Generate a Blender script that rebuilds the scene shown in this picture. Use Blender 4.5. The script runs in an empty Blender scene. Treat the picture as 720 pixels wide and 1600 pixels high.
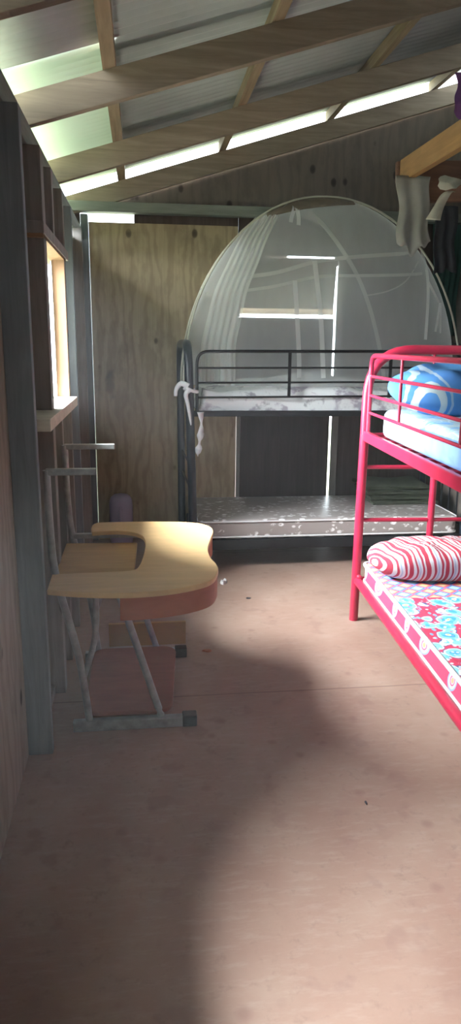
import bpy, bmesh, math, random
from mathutils import Vector, Matrix
random.seed(7)
scene = bpy.context.scene
COL = scene.collection
PI = math.pi

# ------------------------------------------------------------------ mesh builder
class MB:
    def __init__(self): self.v = []; self.f = []
    def add(self, vs, fs):
        n = len(self.v); self.v += [tuple(p) for p in vs]
        self.f += [tuple(i + n for i in q) for q in fs]; return self
    def box(self, x0, x1, y0, y1, z0, z1):
        return self.add([(x0,y0,z0),(x1,y0,z0),(x1,y1,z0),(x0,y1,z0),(x0,y0,z1),(x1,y0,z1),(x1,y1,z1),(x0,y1,z1)],
                        [(0,3,2,1),(4,5,6,7),(0,1,5,4),(1,2,6,5),(2,3,7,6),(3,0,4,7)])
    def beam(self, a, b, w, h, up=(0,0,1)):
        """rectangular bar from a to b; w across, h along up"""
        a, b, up = Vector(a), Vector(b), Vector(up)
        d = (b - a).normalized(); s = d.cross(up).normalized(); u = s.cross(d)
        vs = []
        for p in (a, b):
            for i, j in ((-1,-1),(1,-1),(1,1),(-1,1)): vs.append(p + s*(i*w/2) + u*(j*h/2))
        return self.add(vs, [(3,2,1,0),(4,5,6,7),(0,1,5,4),(1,2,6,5),(2,3,7,6),(3,0,4,7)])
    def tube(self, pts, r, n=10, closed=False):
        pts = [Vector(p) for p in pts]; m = len(pts); rings = []
        t0 = (pts[1] - pts[0]).normalized()
        ref = Vector((0,0,1)) if abs(t0.z) < .9 else Vector((1,0,0))
        s = t0.cross(ref).normalized()
        vs = []
        for i, p in enumerate(pts):
            a = pts[(i-1) % m] if (i or closed) else p
            b = pts[(i+1) % m] if (i < m-1 or closed) else p
            t = (b - a).normalized()
            s = (s - t * s.dot(t)).normalized(); u = t.cross(s)
            rr = r(i/(m-1)) if callable(r) else r
            for k in range(n):
                an = 2*PI*k/n; vs.append(p + s*(math.cos(an)*rr) + u*(math.sin(an)*rr))
        fs = []
        for i in range(m if closed else m-1):
            j = (i+1) % m
            for k in range(n): fs.append((i*n+k, i*n+(k+1) % n, j*n+(k+1) % n, j*n+k))
        if not closed:
            fs.append(tuple(range(n-1,-1,-1))); fs.append(tuple((m-1)*n+k for k in range(n)))
        return self.add(vs, fs)
    def prism(self, poly, z0, z1):
        n = len(poly)
        return self.add([(x,y,z0) for x,y in poly] + [(x,y,z1) for x,y in poly],
            [tuple(range(n-1,-1,-1)), tuple(range(n,2*n))] + [(i,(i+1)%n,n+(i+1)%n,n+i) for i in range(n)])
    def lathe(self, prof, c=(0,0,0), n=28):
        vs = []
        for r, z in prof:
            for k in range(n): a = 2*PI*k/n; vs.append((c[0]+r*math.cos(a), c[1]+r*math.sin(a), c[2]+z))
        fs = [(i*n+k, i*n+(k+1)%n, (i+1)*n+(k+1)%n, (i+1)*n+k) for i in range(len(prof)-1) for k in range(n)]
        fs.append(tuple(range(n-1,-1,-1))); fs.append(tuple((len(prof)-1)*n+k for k in range(n)))
        return self.add(vs, fs)
    def grid(self, nu, nv, fn):
        vs = [fn(i/(nu-1), j/(nv-1)) for j in range(nv) for i in range(nu)]
        return self.add(vs, [(j*nu+i, j*nu+i+1, (j+1)*nu+i+1, (j+1)*nu+i) for j in range(nv-1) for i in range(nu-1)])

def arc(pts, corners, seg=7):
    """polyline with rounded corners: corners = radius per interior point"""
    pts = [Vector(p) for p in pts]; out = [pts[0]]
    for i in range(1, len(pts)-1):
        r = corners[i-1] if isinstance(corners, (list,tuple)) else corners
        a = (pts[i-1]-pts[i]); b = (pts[i+1]-pts[i])
        r = min(r, a.length*.49, b.length*.49)
        p0, p1 = pts[i]+a.normalized()*r, pts[i]+b.normalized()*r
        for k in range(seg+1):
            t = k/seg; out.append(p0*(1-t)**2 + pts[i]*(2*t*(1-t)) + p1*t*t)
    out.append(pts[-1]); return out

def smooth_poly(pts, seg=6, closed=True):
    n = len(pts); out = []
    P = [Vector((p[0],p[1],p[2] if len(p)>2 else 0)) for p in pts]
    for i in range(n if closed else n-1):
        g = lambda k: P[k % n] if closed else P[max(0,min(n-1,k))]
        a,b,c,d = g(i-1),g(i),g(i+1),g(i+2)
        for k in range(seg):
            t = k/seg
            out.append(.5*((2*b)+(-a+c)*t+(2*a-5*b+4*c-d)*t*t+(-a+3*b-3*c+d)*t**3))
    if not closed: out.append(P[-1])
    return out

def obj(name, mb, mat, parent=None, bevel=0, smooth=None, solid=0, subsurf=0, origin=None, label=None, local=False):
    me = bpy.data.meshes.new(name); vs = mb.v
    if origin is None and parent is None:
        xs, ys, zs = zip(*vs); origin = ((min(xs)+max(xs))/2, (min(ys)+max(ys))/2, min(zs))
    off = Vector(origin) if origin is not None else Vector((0,0,0))
    p = parent
    if parent is not None and not local:
        off = Vector((0,0,0)); q = parent
        while q is not None: off += q.location; q = q.parent
    me.from_pydata([tuple(Vector(v)-off) for v in vs], [], mb.f); me.update()
    bm = bmesh.new(); bm.from_mesh(me); bmesh.ops.recalc_face_normals(bm, faces=bm.faces); bm.to_mesh(me); bm.free()
    o = bpy.data.objects.new(name, me); COL.objects.link(o)
    me.materials.append(mat)
    if parent is None: o.location = off
    else: o.parent = parent
    if smooth is not None:
        for pl in me.polygons: pl.use_smooth = True
        me.set_sharp_from_angle(angle=math.radians(smooth))
    if solid:
        m = o.modifiers.new('s','SOLIDIFY'); m.thickness = solid; m.offset = 0
    if bevel:
        m = o.modifiers.new('b','BEVEL'); m.width = bevel; m.segments = 2; m.limit_method='ANGLE'; m.angle_limit=math.radians(40)
    if subsurf:
        m = o.modifiers.new('ss','SUBSURF'); m.levels = subsurf; m.render_levels = subsurf
    if label: o['label'] = label
    return o

def tag(o, label, cat, group=None, kind=None):
    o['label'] = label; o['category'] = cat
    if group: o['group'] = group
    if kind: o['kind'] = kind
    return o
def thing(name, loc, label, cat, rz=0, group=None, kind=None):
    o = bpy.data.objects.new(name, None); COL.objects.link(o); o.location = loc; o.rotation_euler = (0,0,rz)
    o.empty_display_size = .1
    return tag(o, label, cat, group, kind)
def struct(name, mb, mat, label, cat, **k):
    return tag(obj(name, mb, mat, **k), label, cat, kind='structure')

# ------------------------------------------------------------------ materials
class NT:
    def __init__(self, name):
        self.m = bpy.data.materials.new(name); self.m.use_nodes = True
        self.t = self.m.node_tree; self.N = self.t.nodes; self.L = self.t.links
        self.b = self.N['Principled BSDF']; self.out = self.N['Material Output']
    def n(self, typ, **k):
        x = self.N.new(typ)
        for a, v in k.items(): setattr(x, a, v)
        return x
    def set(self, sock, v):
        if isinstance(v, bpy.types.NodeSocket): self.L.new(v, sock)
        elif v is not None: sock.default_value = v
    def co(self, scale=(1,1,1), loc=(0,0,0), rot=(0,0,0), kind='Object'):
        c = self.n('ShaderNodeTexCoord'); m = self.n('ShaderNodeMapping')
        m.inputs['Scale'].default_value = scale; m.inputs['Location'].default_value = loc; m.inputs['Rotation'].default_value = rot
        self.L.new(c.outputs[kind], m.inputs[0]); return m.outputs[0]
    def noise(self, co, scale=5, detail=4, rough=.55, dist=0):
        x = self.n('ShaderNodeTexNoise'); self.L.new(co, x.inputs['Vector'])
        x.inputs['Scale'].default_value=scale; x.inputs['Detail'].default_value=detail; x.inputs['Roughness'].default_value=rough; x.inputs['Distortion'].default_value=dist
        return x.outputs['Fac']
    def wave(self, co, scale=5, dist=4, detail=2, dscale=1, axis='X', kind='BANDS'):
        x = self.n('ShaderNodeTexWave', wave_type=kind); x.bands_direction = axis
        self.L.new(co, x.inputs['Vector']); x.inputs['Scale'].default_value=scale; x.inputs['Distortion'].default_value=dist
        x.inputs['Detail'].default_value=detail; x.inputs['Detail Scale'].default_value=dscale
        return x.outputs['Fac']
    def voro(self, co, scale=5, feature='F1', out='Distance', rnd=1):
        x = self.n('ShaderNodeTexVoronoi', feature=feature); self.L.new(co, x.inputs['Vector'])
        x.inputs['Scale'].default_value=scale; x.inputs['Randomness'].default_value=rnd; return x.outputs[out]
    def ramp(self, fac, stops, interp='LINEAR'):
        x = self.n('ShaderNodeValToRGB'); e = x.color_ramp; e.interpolation = interp
        while len(e.elements) < len(stops): e.elements.new(.5)
        for el, (p, c) in zip(e.elements, stops):
            el.position = p; el.color = (c,c,c,1) if isinstance(c,(int,float)) else (*c,1)
        self.L.new(fac, x.inputs[0]); return x.outputs[0]
    def mix(self, f, a, b, mode='MIX'):
        x = self.n('ShaderNodeMix', data_type='RGBA', blend_type=mode)
        self.set(x.inputs[0], f)
        for s, v in ((x.inputs[6], a), (x.inputs[7], b)):
            self.set(s, (*v,1) if isinstance(v,(tuple,list)) and len(v)==3 else v)
        return x.outputs[2]
    def math(self, op, a, b=0, c=0):
        x = self.n('ShaderNodeMath', operation=op)
        self.set(x.inputs[0], a); self.set(x.inputs[1], b)
        if op in ('MULTIPLY_ADD','COMPARE'): self.set(x.inputs[2], c)
        return x.outputs[0]
    def sep(self, co):
        x = self.n('ShaderNodeSeparateXYZ'); self.L.new(co, x.inputs[0]); return x.outputs
    def comb(self, x, y, z=0):
        c = self.n('ShaderNodeCombineXYZ'); self.set(c.inputs[0],x); self.set(c.inputs[1],y); self.set(c.inputs[2],z); return c.outputs[0]
    def bump(self, h, strength=.2, dist=.01):
        x = self.n('ShaderNodeBump'); x.inputs['Strength'].default_value=strength; x.inputs['Distance'].default_value=dist
        self.L.new(h, x.inputs['Height']); self.L.new(x.outputs[0], self.b.inputs['Normal'])
    def done(self, col, rough=.6, metal=0, spec=.4):
        self.set(self.b.inputs['Base Color'], (*col,1) if isinstance(col,(tuple,list)) and len(col)==3 else col)
        self.set(self.b.inputs['Roughness'], rough); self.b.inputs['Metallic'].default_value=metal
        self.b.inputs['Specular IOR Level'].default_value = spec
        return self.m

def plain(name, c, rough=.6, metal=0, var=.18, scale=6, bump=0, spec=.4, stretch=(1,1,1)):
    t = NT(name); co = t.co(stretch); f = t.noise(co, scale, 5, .6)
    d = tuple(k*(1-var) for k in c); l = tuple(min(1,k*(1+var)) for k in c)
    col = t.ramp(f, [(.3,d),(.7,l)])
    if bump: t.bump(t.noise(co, scale*8, 4), bump, .004)
    return t.done(col, rough, metal, spec)

def timber(name, c, stretch=(9,9,.7), contrast=.3, rough=.75, grey=None, knots=True):
    t = NT(name); co = t.co(stretch)
    f = t.noise(co, 3, 6, .65, .6)
    col = t.ramp(f, [(.28,tuple(k*(1-contrast) for k in c)),(.72,tuple(min(1,k*(1+contrast)) for k in c))])
    if knots:
        kd = t.voro(t.co((2.2,2.2,1.1)), 2.2); km = t.ramp(kd, [(.04,1),(.10,0)])
        col = t.mix(km, col, tuple(k*.35 for k in c))
    st = t.ramp(t.noise(t.co(), 2.0, 4), [(.45,0),(.75,.5)])
    col = t.mix(st, col, tuple(k*.6 for k in (grey or c)))
    t.bump(f, .25, .004)
    return t.done(col, rough, 0, .2)

def plywood(name, c, dark, axis='XZ'):
    t = NT(name); co = t.co((1,1,1))
    s = t.sep(co); u = s[0] if axis=='XZ' else s[1]
    p = t.comb(u, t.math('MULTIPLY', s[2], .28), 0)
    w = t.wave(p, 3.2, 14, 4, 1.6, 'X')
    g = t.noise(t.comb(t.math('MULTIPLY',u,40), t.math('MULTIPLY',s[2],1.5),0), 2, 4)
    col = t.mix(t.ramp(w,[(.35,0),(.95,.42)]), c, dark)
    col = t.mix(t.ramp(g,[(.35,0),(.75,.3)]), col, dark)
    q = t.comb(t.math('MULTIPLY',u,1.5), s[2], 0)
    kd = t.voro(q, 3.6); km = t.ramp(kd,[(.035,.95),(.10,.8),(.15,0)])
    kr = t.ramp(t.noise(q, 1.7, 1),[(.30,0),(.36,1)])
    col = t.mix(t.math('MULTIPLY',km,kr), col, tuple(k*.32 for k in dark))
    st = t.noise(t.comb(t.math('MULTIPLY',u,2.2), s[2], 0), 2.2, 6, .7)
    col = t.mix(t.ramp(st,[(.5,0),(.72,.55)]), col, tuple(k*.6 for k in dark))
    if axis == 'XZ' and name == 'plywood_back':   # old dark water stain on the sheet
        ex = t.math('DIVIDE', t.math('ADD', s[0], .47), .075); ez = t.math('DIVIDE', t.math('SUBTRACT', s[2], 1.37), .22)
        dd = t.math('SQRT', t.math('ADD', t.math('MULTIPLY',ex,ex), t.math('MULTIPLY',ez,ez)))
        dd = t.math('ADD', dd, t.math('MULTIPLY', t.noise(co, 14, 4), 1.1))
        col = t.mix(t.ramp(dd,[(.95,.0),(1.1,0)]) if False else t.ramp(t.math('MULTIPLY',dd,.5),[(.42,.6),(.62,0)]), col, (.08,.07,.075))
    t.bump(g, .15, .002)
    return t.done(col, .8, 0, .15)

M = {}
M['stud'] = timber('weathered_stud', (.25,.235,.22), contrast=.25)
M['stud_blue'] = timber('blue_grey_stud', (.20,.225,.245), contrast=.2, knots=False)  # cooler blue-grey tone than the other studs
M['rafter'] = timber('rafter_timber', (.30,.245,.19), (.8,9,9), .3)
M['purlin'] = timber('purlin_timber', (.33,.26,.17), (9,.7,9), .3)
M['plate'] = timber('plate_timber', (.22,.24,.21), (.8,.8,9), .25, knots=False)
M['fresh'] = timber('fresh_pine', (.27,.165,.10), (6,6,.8), .2)
M['pale'] = timber('pale_batten', (.60,.55,.46), (.8,8,8), .2, knots=False)
M['orange'] = timber('orange_timber', (.42,.24,.10), (7,.7,7), .22)
M['brown'] = timber('brown_timber', (.24,.13,.09), (.8,7,7), .3)
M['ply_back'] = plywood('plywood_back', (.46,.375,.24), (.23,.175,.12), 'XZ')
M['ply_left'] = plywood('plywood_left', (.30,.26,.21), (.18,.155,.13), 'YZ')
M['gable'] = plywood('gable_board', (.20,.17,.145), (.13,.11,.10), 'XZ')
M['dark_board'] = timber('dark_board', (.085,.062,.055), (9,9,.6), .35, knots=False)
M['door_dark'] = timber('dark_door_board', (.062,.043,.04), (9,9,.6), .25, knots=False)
M['shutter'] = timber('brown_shutter', (.13,.095,.075), (.8,8,8), .25, knots=False)
M['black'] = plain('black_enamel', (.006,.007,.009), .4, 0, .3, 9, spec=.35)
M['black_blue'] = plain('black_tube', (.009,.015,.023), .3, 0, .35, 14, spec=.5)
M['red'] = plain('red_enamel', (.44,.018,.055), .33, 0, .10, 10, spec=.5)
M['steel'] = plain('grey_painted_steel', (.30,.31,.31), .45, .3, .25, 18)
M['steel_dark'] = plain('dark_rubber', (.05,.05,.05), .7, 0, .3, 20)
M['desk_wood'] = timber('desk_laminate', (.62,.42,.21), (1.2,7,1), .10, .38, knots=False)
M['seat_wood'] = timber('seat_laminate', (.50,.31,.13), (1.2,8,1), .12, .45, knots=False)
M['apron'] = timber('red_brown_edge', (.33,.12,.065), (1,6,6), .15, .5, knots=False)
M['foot'] = timber('foot_board', (.25,.095,.065), (1,6,6), .15, .6, knots=False)
M['lavender'] = plain('lavender_plastic', (.46,.40,.56), .4, 0, .08)
M['white_cloth'] = plain('white_cloth', (.78,.79,.80), .9, 0, .06, 30, .3)
M['paper'] = plain('torn_paper', (.62,.60,.50), .9, 0, .12, 20, .3)
M['grey_sheet'] = plain('grey_sacking', (.36,.36,.33), .8, 0, .15, 6, .3)
M['navy'] = plain('navy_cloth', (.035,.037,.045), .95, 0, .3, 8, .3)
M['green'] = plain('green_cloth', (.018,.055,.045), .95, 0, .3, 7, .3)
M['purple'] = plain('purple_cloth', (.16,.06,.20), .95, 0, .2, 7, .3)
M['blanket'] = plain('green_blanket', (.04,.048,.032), .95, 0, .3, 10, .4)
M['metal_roof'] = plain('roof_metal', (.38,.41,.42), .6, 0, .12, 3)
M['cream_out'] = plain('cream_outside_board', (.75,.66,.48), .8, 0, .06)
M['earth'] = plain('outside_earth', (.17,.18,.11), .95, 0, .2, 2)
M['top_brown'] = plain('brown_top_patch', (.20,.165,.125), .9, 0, .15, 14, .2)
M['litter_dark'] = plain('dark_scrap', (.04,.04,.05), .8)

# translucent greenish roofing
t = NT('translucent_roof'); t.N.remove(t.b)
d = t.n('ShaderNodeBsdfDiffuse'); d.inputs[0].default_value=(.64,.68,.60,1)
tr = t.n('ShaderNodeBsdfTranslucent'); tr.inputs[0].default_value=(.31,.35,.28,1)
ad = t.n('ShaderNodeMixShader'); ad.inputs[0].default_value=.35
t.L.new(d.outputs[0],ad.inputs[1]); t.L.new(tr.outputs[0],ad.inputs[2]); t.L.new(ad.outputs[0],t.out.inputs[0]); M['trans_roof']=t.m

def net_mat(name, alpha, col):
    t = NT(name); t.N.remove(t.b)
    d = t.n('ShaderNodeBsdfDiffuse'); d.inputs[0].default_value=(*col,1)
    tl = t.n('ShaderNodeBsdfTranslucent'); tl.inputs[0].default_value=(*col,1)
    tp = t.n('ShaderNodeBsdfTransparent')
    a = t.n('ShaderNodeMixShader'); a.inputs[0].default_value=.45
    t.L.new(d.outputs[0],a.inputs[1]); t.L.new(tl.outputs[0],a.inputs[2])
    # seen edge-on a mesh of threads closes up
    lw = t.n('ShaderNodeLayerWeight'); lw.inputs[0].default_value=.5
    f = t.math('MULTIPLY_ADD', t.math('POWER', lw.outputs['Facing'], 3.0), .45, alpha)
    nz = t.noise(t.co((3,3,.8)), 3, 3)
    f = t.math('MULTIPLY', f, t.ramp(nz,[(.3,.88),(.7,1)]))
    b = t.n('ShaderNodeMixShader'); t.L.new(f,b.inputs[0])
    t.L.new(tp.outputs[0],b.inputs[1]); t.L.new(a.outputs[0],b.inputs[2]); t.L.new(b.outputs[0],t.out.inputs[0]); return t.m
M['net'] = net_mat('white_netting', .36, (.80,.83,.84))
M['net_fold'] = net_mat('white_netting_gathered', .5, (.85,.88,.86))
M['net_band'] = net_mat('white_net_tape', .45, (.85,.87,.86))
M['net_tie'] = net_mat('white_net_ribbon', .72, (.88,.9,.9))
M['net_wire'] = plain('pale_net_wire', (.60,.60,.50), .5, 0, .08)

# floor: red-brown stained sheets with wear
t = NT('stained_floor'); co = t.co()
n1 = t.noise(co, 1.6, 6, .62); n2 = t.noise(t.co((3,12,1)), 3, 5, .7); n3 = t.noise(co, 26, 4, .6)
col = t.ramp(n1,[(.3,(.245,.143,.110)),(.5,(.29,.188,.148)),(.7,(.34,.245,.198))])
col = t.mix(t.ramp(n2,[(.5,0),(.8,.4)]), col, (.40,.315,.27))
col = t.mix(t.ramp(n3,[(.58,0),(.75,.35)]), col, (.15,.09,.075))
vd = t.voro(t.co((1,1,1)), 5.5); col = t.mix(t.ramp(vd,[(.05,.55),(.16,0)]), col, (.19,.105,.09))
blot = t.noise(t.co((1,1,1),(3.1,1.7,0)), 7, 3, .5); col = t.mix(t.ramp(blot,[(.60,0),(.68,.45)]), col, (.21,.125,.105))
s = t.sep(co)
for ax, pos in ((1,3.30),(1,.86),(0,1.45),(1,5.74)):
    dl = t.math('ABSOLUTE', t.math('SUBTRACT', t.math('ADD', s[ax], t.math('MULTIPLY', n1, .012)), pos+.006))
    col = t.mix(t.ramp(dl,[(.0022,.75),(.006,0)]), col, (.13,.07,.055))
t.bump(n3,.12,.003)
M['floor'] = t.done(col, t.ramp(n1,[(.3,.42),(.7,.62)]), 0, .4)

# red mattress top / side
t = NT('red_mattress_print'); co = t.co(); s = t.sep(co)
wob = t.noise(co, 9, 3); P = t.n('ShaderNodeVectorMath', operation='ADD'); t.L.new(co,P.inputs[0])
sc = t.n('ShaderNodeVectorMath', operation='SCALE'); cn = t.n('ShaderNodeTexNoise'); cn.inputs['Scale'].default_value=8; t.L.new(co,cn.inputs[0])
t.L.new(cn.outputs['Color'],sc.inputs[0]); sc.inputs['Scale'].default_value=.07; t.L.new(sc.outputs[0],P.inputs[1])
v = t.voro(P.outputs[0], 11)
top = t.ramp(v,[(0,(.75,.40,.12)),(.10,(.70,.66,.55)),(.17,(.05,.30,.55)),(.36,(.20,.46,.60)),(.52,(.52,.60,.64)),(.60,(.06,.09,.22)),(.63,(.52,.045,.10)),(.80,(.46,.035,.08))],'CONSTANT')
v2 = t.voro(t.co((1.6,.9,1),(.3,.2,0)), 16); top = t.mix(t.ramp(v2,[(.22,.9),(.30,0)]), top, (.10,.40,.60))
v3 = t.voro(t.co((1,1,1),(.1,.6,0)), 30); top = t.mix(t.ramp(v3,[(.20,.8),(.28,0)]), top, t.ramp(t.noise(co,6,2),[(.45,(.58,.60,.62)),(.55,(.55,.06,.10))],'CONSTANT'))
# band of orange lozenges beside the pillow
fx = t.math('ABSOLUTE', t.math('SUBTRACT', t.math('FRACT', t.math('DIVIDE', s[0], .105)), .5))
fy = t.math('ABSOLUTE', t.math('SUBTRACT', t.math('FRACT', t.math('DIVIDE', t.math('ADD', s[1], 5.0), .095)), .5))
dd = t.math('ADD', fx, fy)
band = t.ramp(dd,[(0,(.85,.62,.30)),(.24,(.80,.34,.16)),(.34,(.72,.10,.18)),(.5,(.10,.22,.55)),(.68,(.35,.60,.78))],'CONSTANT')
inb = t.math('GREATER_THAN', s[1], -.68)
top = t.mix(inb, top, band)
# side: pink red with pale blue drops
fy = t.math('SUBTRACT', t.math('FRACT', t.math('DIVIDE', t.math('ADD', s[1], t.math('MULTIPLY', t.math('SINE', t.math('MULTIPLY', s[1], 7.3)), .05)), .27)), .5)
ex = t.math('DIVIDE', t.math('MULTIPLY', fy, .27), .062); ez = t.math('DIVIDE', t.math('SUBTRACT', s[2], .075), .056)
ed = t.math('SQRT', t.math('ADD', t.math('MULTIPLY',ex,ex), t.math('MULTIPLY', t.math('ADD', ez, t.math('MULTIPLY', ex, .5)), t.math('ADD', ez, t.math('MULTIPLY', ex, .5)))))
side = t.ramp(ed,[(0,(.78,.35,.18)),(.22,(.60,.40,.46)),(.34,(.52,.07,.18)),(.45,(.44,.50,.64)),(.72,(.22,.34,.60)),(.86,(.56,.06,.13))],'CONSTANT')
ge = t.n('ShaderNodeNewGeometry'); nz = t.sep(ge.outputs['Normal'])
isup = t.math('GREATER_THAN', nz[2], .6)
M['red_mat'] = t.done(t.mix(isup, side, top), .8, 0, .2)
M['piping'] = plain('white_piping', (.62,.61,.62), .7, 0, .03)

# striped pillow (stripes run across its length)
t = NT('striped_cotton'); co = t.co(); s = t.sep(co)
q = t.math('FRACT', t.math('DIVIDE', t.math('ADD', s[0], t.math('ADD', t.math('MULTIPLY', s[1], .35), t.math('MULTIPLY', t.noise(co,5,2), .05))), .098))
col = t.ramp(q,[(0,(.42,.045,.075)),(.18,(.58,.56,.58)),(.34,(.40,.05,.08)),(.46,(.56,.54,.57)),(.53,(.34,.42,.56)),(.60,(.58,.56,.60)),(.72,(.38,.04,.07)),(.84,(.55,.53,.56)),(.95,(.42,.03,.07))],'CONSTANT')
t.bump(t.noise(co,9,3),.3,.01)
M['stripe'] = t.done(col, .85, 0, .2)

# blue print for upper red bunk
t = NT('blue_mattress_print'); co = t.co(); s = t.sep(co)
n = t.noise(t.co((1,1,1.2)), 5, 2, .5, 1.2)
col = t.ramp(n,[(0,(.12,.30,.62)),(.36,(.20,.38,.58)),(.43,(.30,.42,.50)),(.57,(.37,.45,.49)),(.64,(.41,.41,.38)),(.70,(.15,.32,.56))],'CONSTANT')
line = t.voro(t.co((1,.6,1)), 9, 'DISTANCE_TO_EDGE'); col = t.mix(t.ramp(line,[(.015,.5),(.03,0)]), col, (.55,.66,.80))
ge = t.n('ShaderNodeNewGeometry'); nz = t.sep(ge.outputs['Normal'])
inb = t.math('MULTIPLY', t.math('LESS_THAN', s[1], -.78), t.math('LESS_THAN', s[2], .135)); col = t.mix(inb, col, t.ramp(n,[(.3,(.14,.24,.48)),(.62,(.20,.33,.58))]))
M['blue_mat'] = t.done(col, .8, 0, .2)
t = NT('blue_pillow_print'); co = t.co(); s = t.sep(co)
n = t.noise(co, 3.2, 2); col = t.ramp(n,[(.35,(.045,.14,.36)),(.62,(.09,.27,.54))])
cx = t.math('SUBTRACT', s[0], -.27); cz = t.math('SUBTRACT', s[2], .07)
rr = t.math('SQRT', t.math('ADD', t.math('MULTIPLY',cx,cx), t.math('MULTIPLY', t.math('MULTIPLY',cz,cz), .55)))
rr = t.math('ADD', rr, t.math('MULTIPLY', t.noise(co,14,2), .02))
ring = t.ramp(rr,[(0,0),(.055,.0),(.060,.75),(.088,.65),(.096,0),(.112,0),(.116,.45),(.126,.0)],'CONSTANT')
col = t.mix(ring, col, (.50,.54,.47))
dots = t.ramp(t.voro(co, 15),[(.10,.8),(.14,0)]); col = t.mix(t.math('MULTIPLY',dots,t.math('GREATER_THAN',rr,.15)), col, (.60,.74,.86))
M['blue_pillow'] = t.done(col, .85, 0, .2)

# grey mattress with white leaf print
t = NT('leaf_print'); co = t.co()
big = t.ramp(t.noise(co, 4.2, 2),[(.40,0),(.50,1)])
lv = t.voro(t.co((1,1.9,1.5),(0,0,0),(0,0,.5)), 17, 'F1'); leaf = t.ramp(lv,[(.36,1),(.46,0)])
st = t.ramp(t.noise(co, 15, 3, .6),[(.48,0),(.54,1)])
col = t.mix(t.math('MULTIPLY', t.math('MULTIPLY', leaf, big), st), (.30,.265,.255), (.82,.81,.82))
M['leaf'] = t.done(col, .36, 0, .6)
# white floral sheet
t = NT('floral_sheet'); co = t.co()
col = t.mix(t.ramp(t.noise(co, 6.5, 4, .6, .4),[(.54,0),(.62,.8)]), (.74,.76,.77), (.31,.27,.35))
col = t.mix(t.ramp(t.noise(t.co((1,1,1),(5,1,2)), 9, 4, .6),[(.60,0),(.68,.7)]), col, (.22,.22,.26))
t.bump(t.noise(co,7,4),.4,.02)
M['floral'] = t.done(col, .85, 0, .2)

# ------------------------------------------------------------------ roof geometry constants
RA, RB = 2.846, .304                    # underside of the rafters: z = RA + RB*x
rz = lambda x: RA + RB*x
YB = 6.15                               # back wall, inner face
RH, PH = .145, .075                     # rafter and purlin depth

# ------------------------------------------------------------------ the shell
struct('floor', MB().box(-.62,2.85,-1.7,6.35,-.06,0), M['floor'], 'worn red-brown stained sheet floor with faint joints and scuffs', 'floor')
struct('ground', MB().box(-14,16,-14,20,-.62,-.55), M['earth'], 'pale bare ground outside the room', 'ground')

# left wall: sheathing with two window openings
W1 = (3.37,4.42,1.39,2.14); W2 = (.62,1.74,1.14,1.47)
m = MB(); X0,X1 = -.52,-.5
m.box(X0,X1,-1.55,W2[0],0,2.5); m.box(X0,X1,W2[0],W2[1],0,W2[2]); m.box(X0,X1,W2[0],W2[1],W2[3],2.5)
m.box(X0,X1,W2[1],W1[0],0,2.5); m.box(X0,X1,W1[0],W1[1],0,W1[2]); m.box(X0,X1,W1[0],W1[1],W1[3],2.5)
m.box(X0,X1,W1[1],5.25,0,2.5); m.box(X0,X1,5.25,6.0,0,2.455); m.box(X0,X1,6.0,6.15,0,2.5)
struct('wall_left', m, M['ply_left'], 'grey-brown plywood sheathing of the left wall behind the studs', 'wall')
def stud(y, x1=-.4, w=.05, z0=.0, z1=2.5, mat='stud', lab=''):
    struct('wall_stud', MB().box(-.5,x1,y,y+w,z0,z1), M[mat], lab, 'stud', bevel=.003)
stud(2.74, mat='stud_blue', lab='tall bluish-grey stud on the left wall before the window')
stud(3.28, w=.085, lab='grey stud forming the near side of the left window')
struct('wall_stud', MB().box(-.462,-.4,4.131,4.181,0,2.5), M['stud'], 'grey stud forming the far side of the left window', 'stud', bevel=.003)
stud(4.63, mat='stud_blue', lab='dark stud on the left wall between window and far corner')
stud(5.45, lab='last left wall stud before the far corner')
stud(3.66, z0=2.2, lab='short cripple stud above the left window header')
stud(3.66, z1=1.33, lab='short cripple stud under the left window sill')
stud(.24, lab='left wall stud behind the camera')
struct('trim_1', MB().box(-.55,-.45,-1.55,6.25,2.5,2.6), M['plate'], 'long grey-green lower top plate running along the left wall', 'plate', bevel=.004)
struct('trim_2', MB().box(-.60,-.5,-1.55,6.25,2.6,2.70), M['plate'], 'upper top plate of the left wall under the rafters', 'plate', bevel=.004)
struct('baseboard_left', MB().box(-.5,-.45,2.79,6.1,0,.045), M['stud'], 'bottom plate along the foot of the left wall', 'plate', bevel=.003)

w = thing('window_1', (-.45,3.7,1.36), 'unglazed left wall window with pale sill and fresh pine lining', 'window', kind='structure')
obj('sill', MB().box(-.475,-.36,2.88,4.128,1.352,1.402), M['pale'], w, bevel=.003)
obj('header', MB().box(-.5,-.395,3.25,4.30,2.15,2.2), M['stud'], w, bevel=.003)
obj('head_lining', MB().box(-.52,-.4,3.25,4.20,2.135,2.15), M['fresh'], w)
obj('jamb_lining', MB().box(-.466,-.402,4.112,4.13,1.402,2.135), M['fresh'], w)
obj('outer_bead', MB().box(-.476,-.468,4.10,4.13,1.402,2.13), M['pale'], w)
w = thing('window_2', (-.45,1.05,.98), 'open window in the left wall beside the camera', 'window', kind='structure')
obj('sill', MB().box(-.535,-.49,.60,1.76,1.092,1.138), M['pale'], w)
obj('header', MB().box(-.53,-.49,.60,1.76,1.47,1.55), M['stud'], w)

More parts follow.
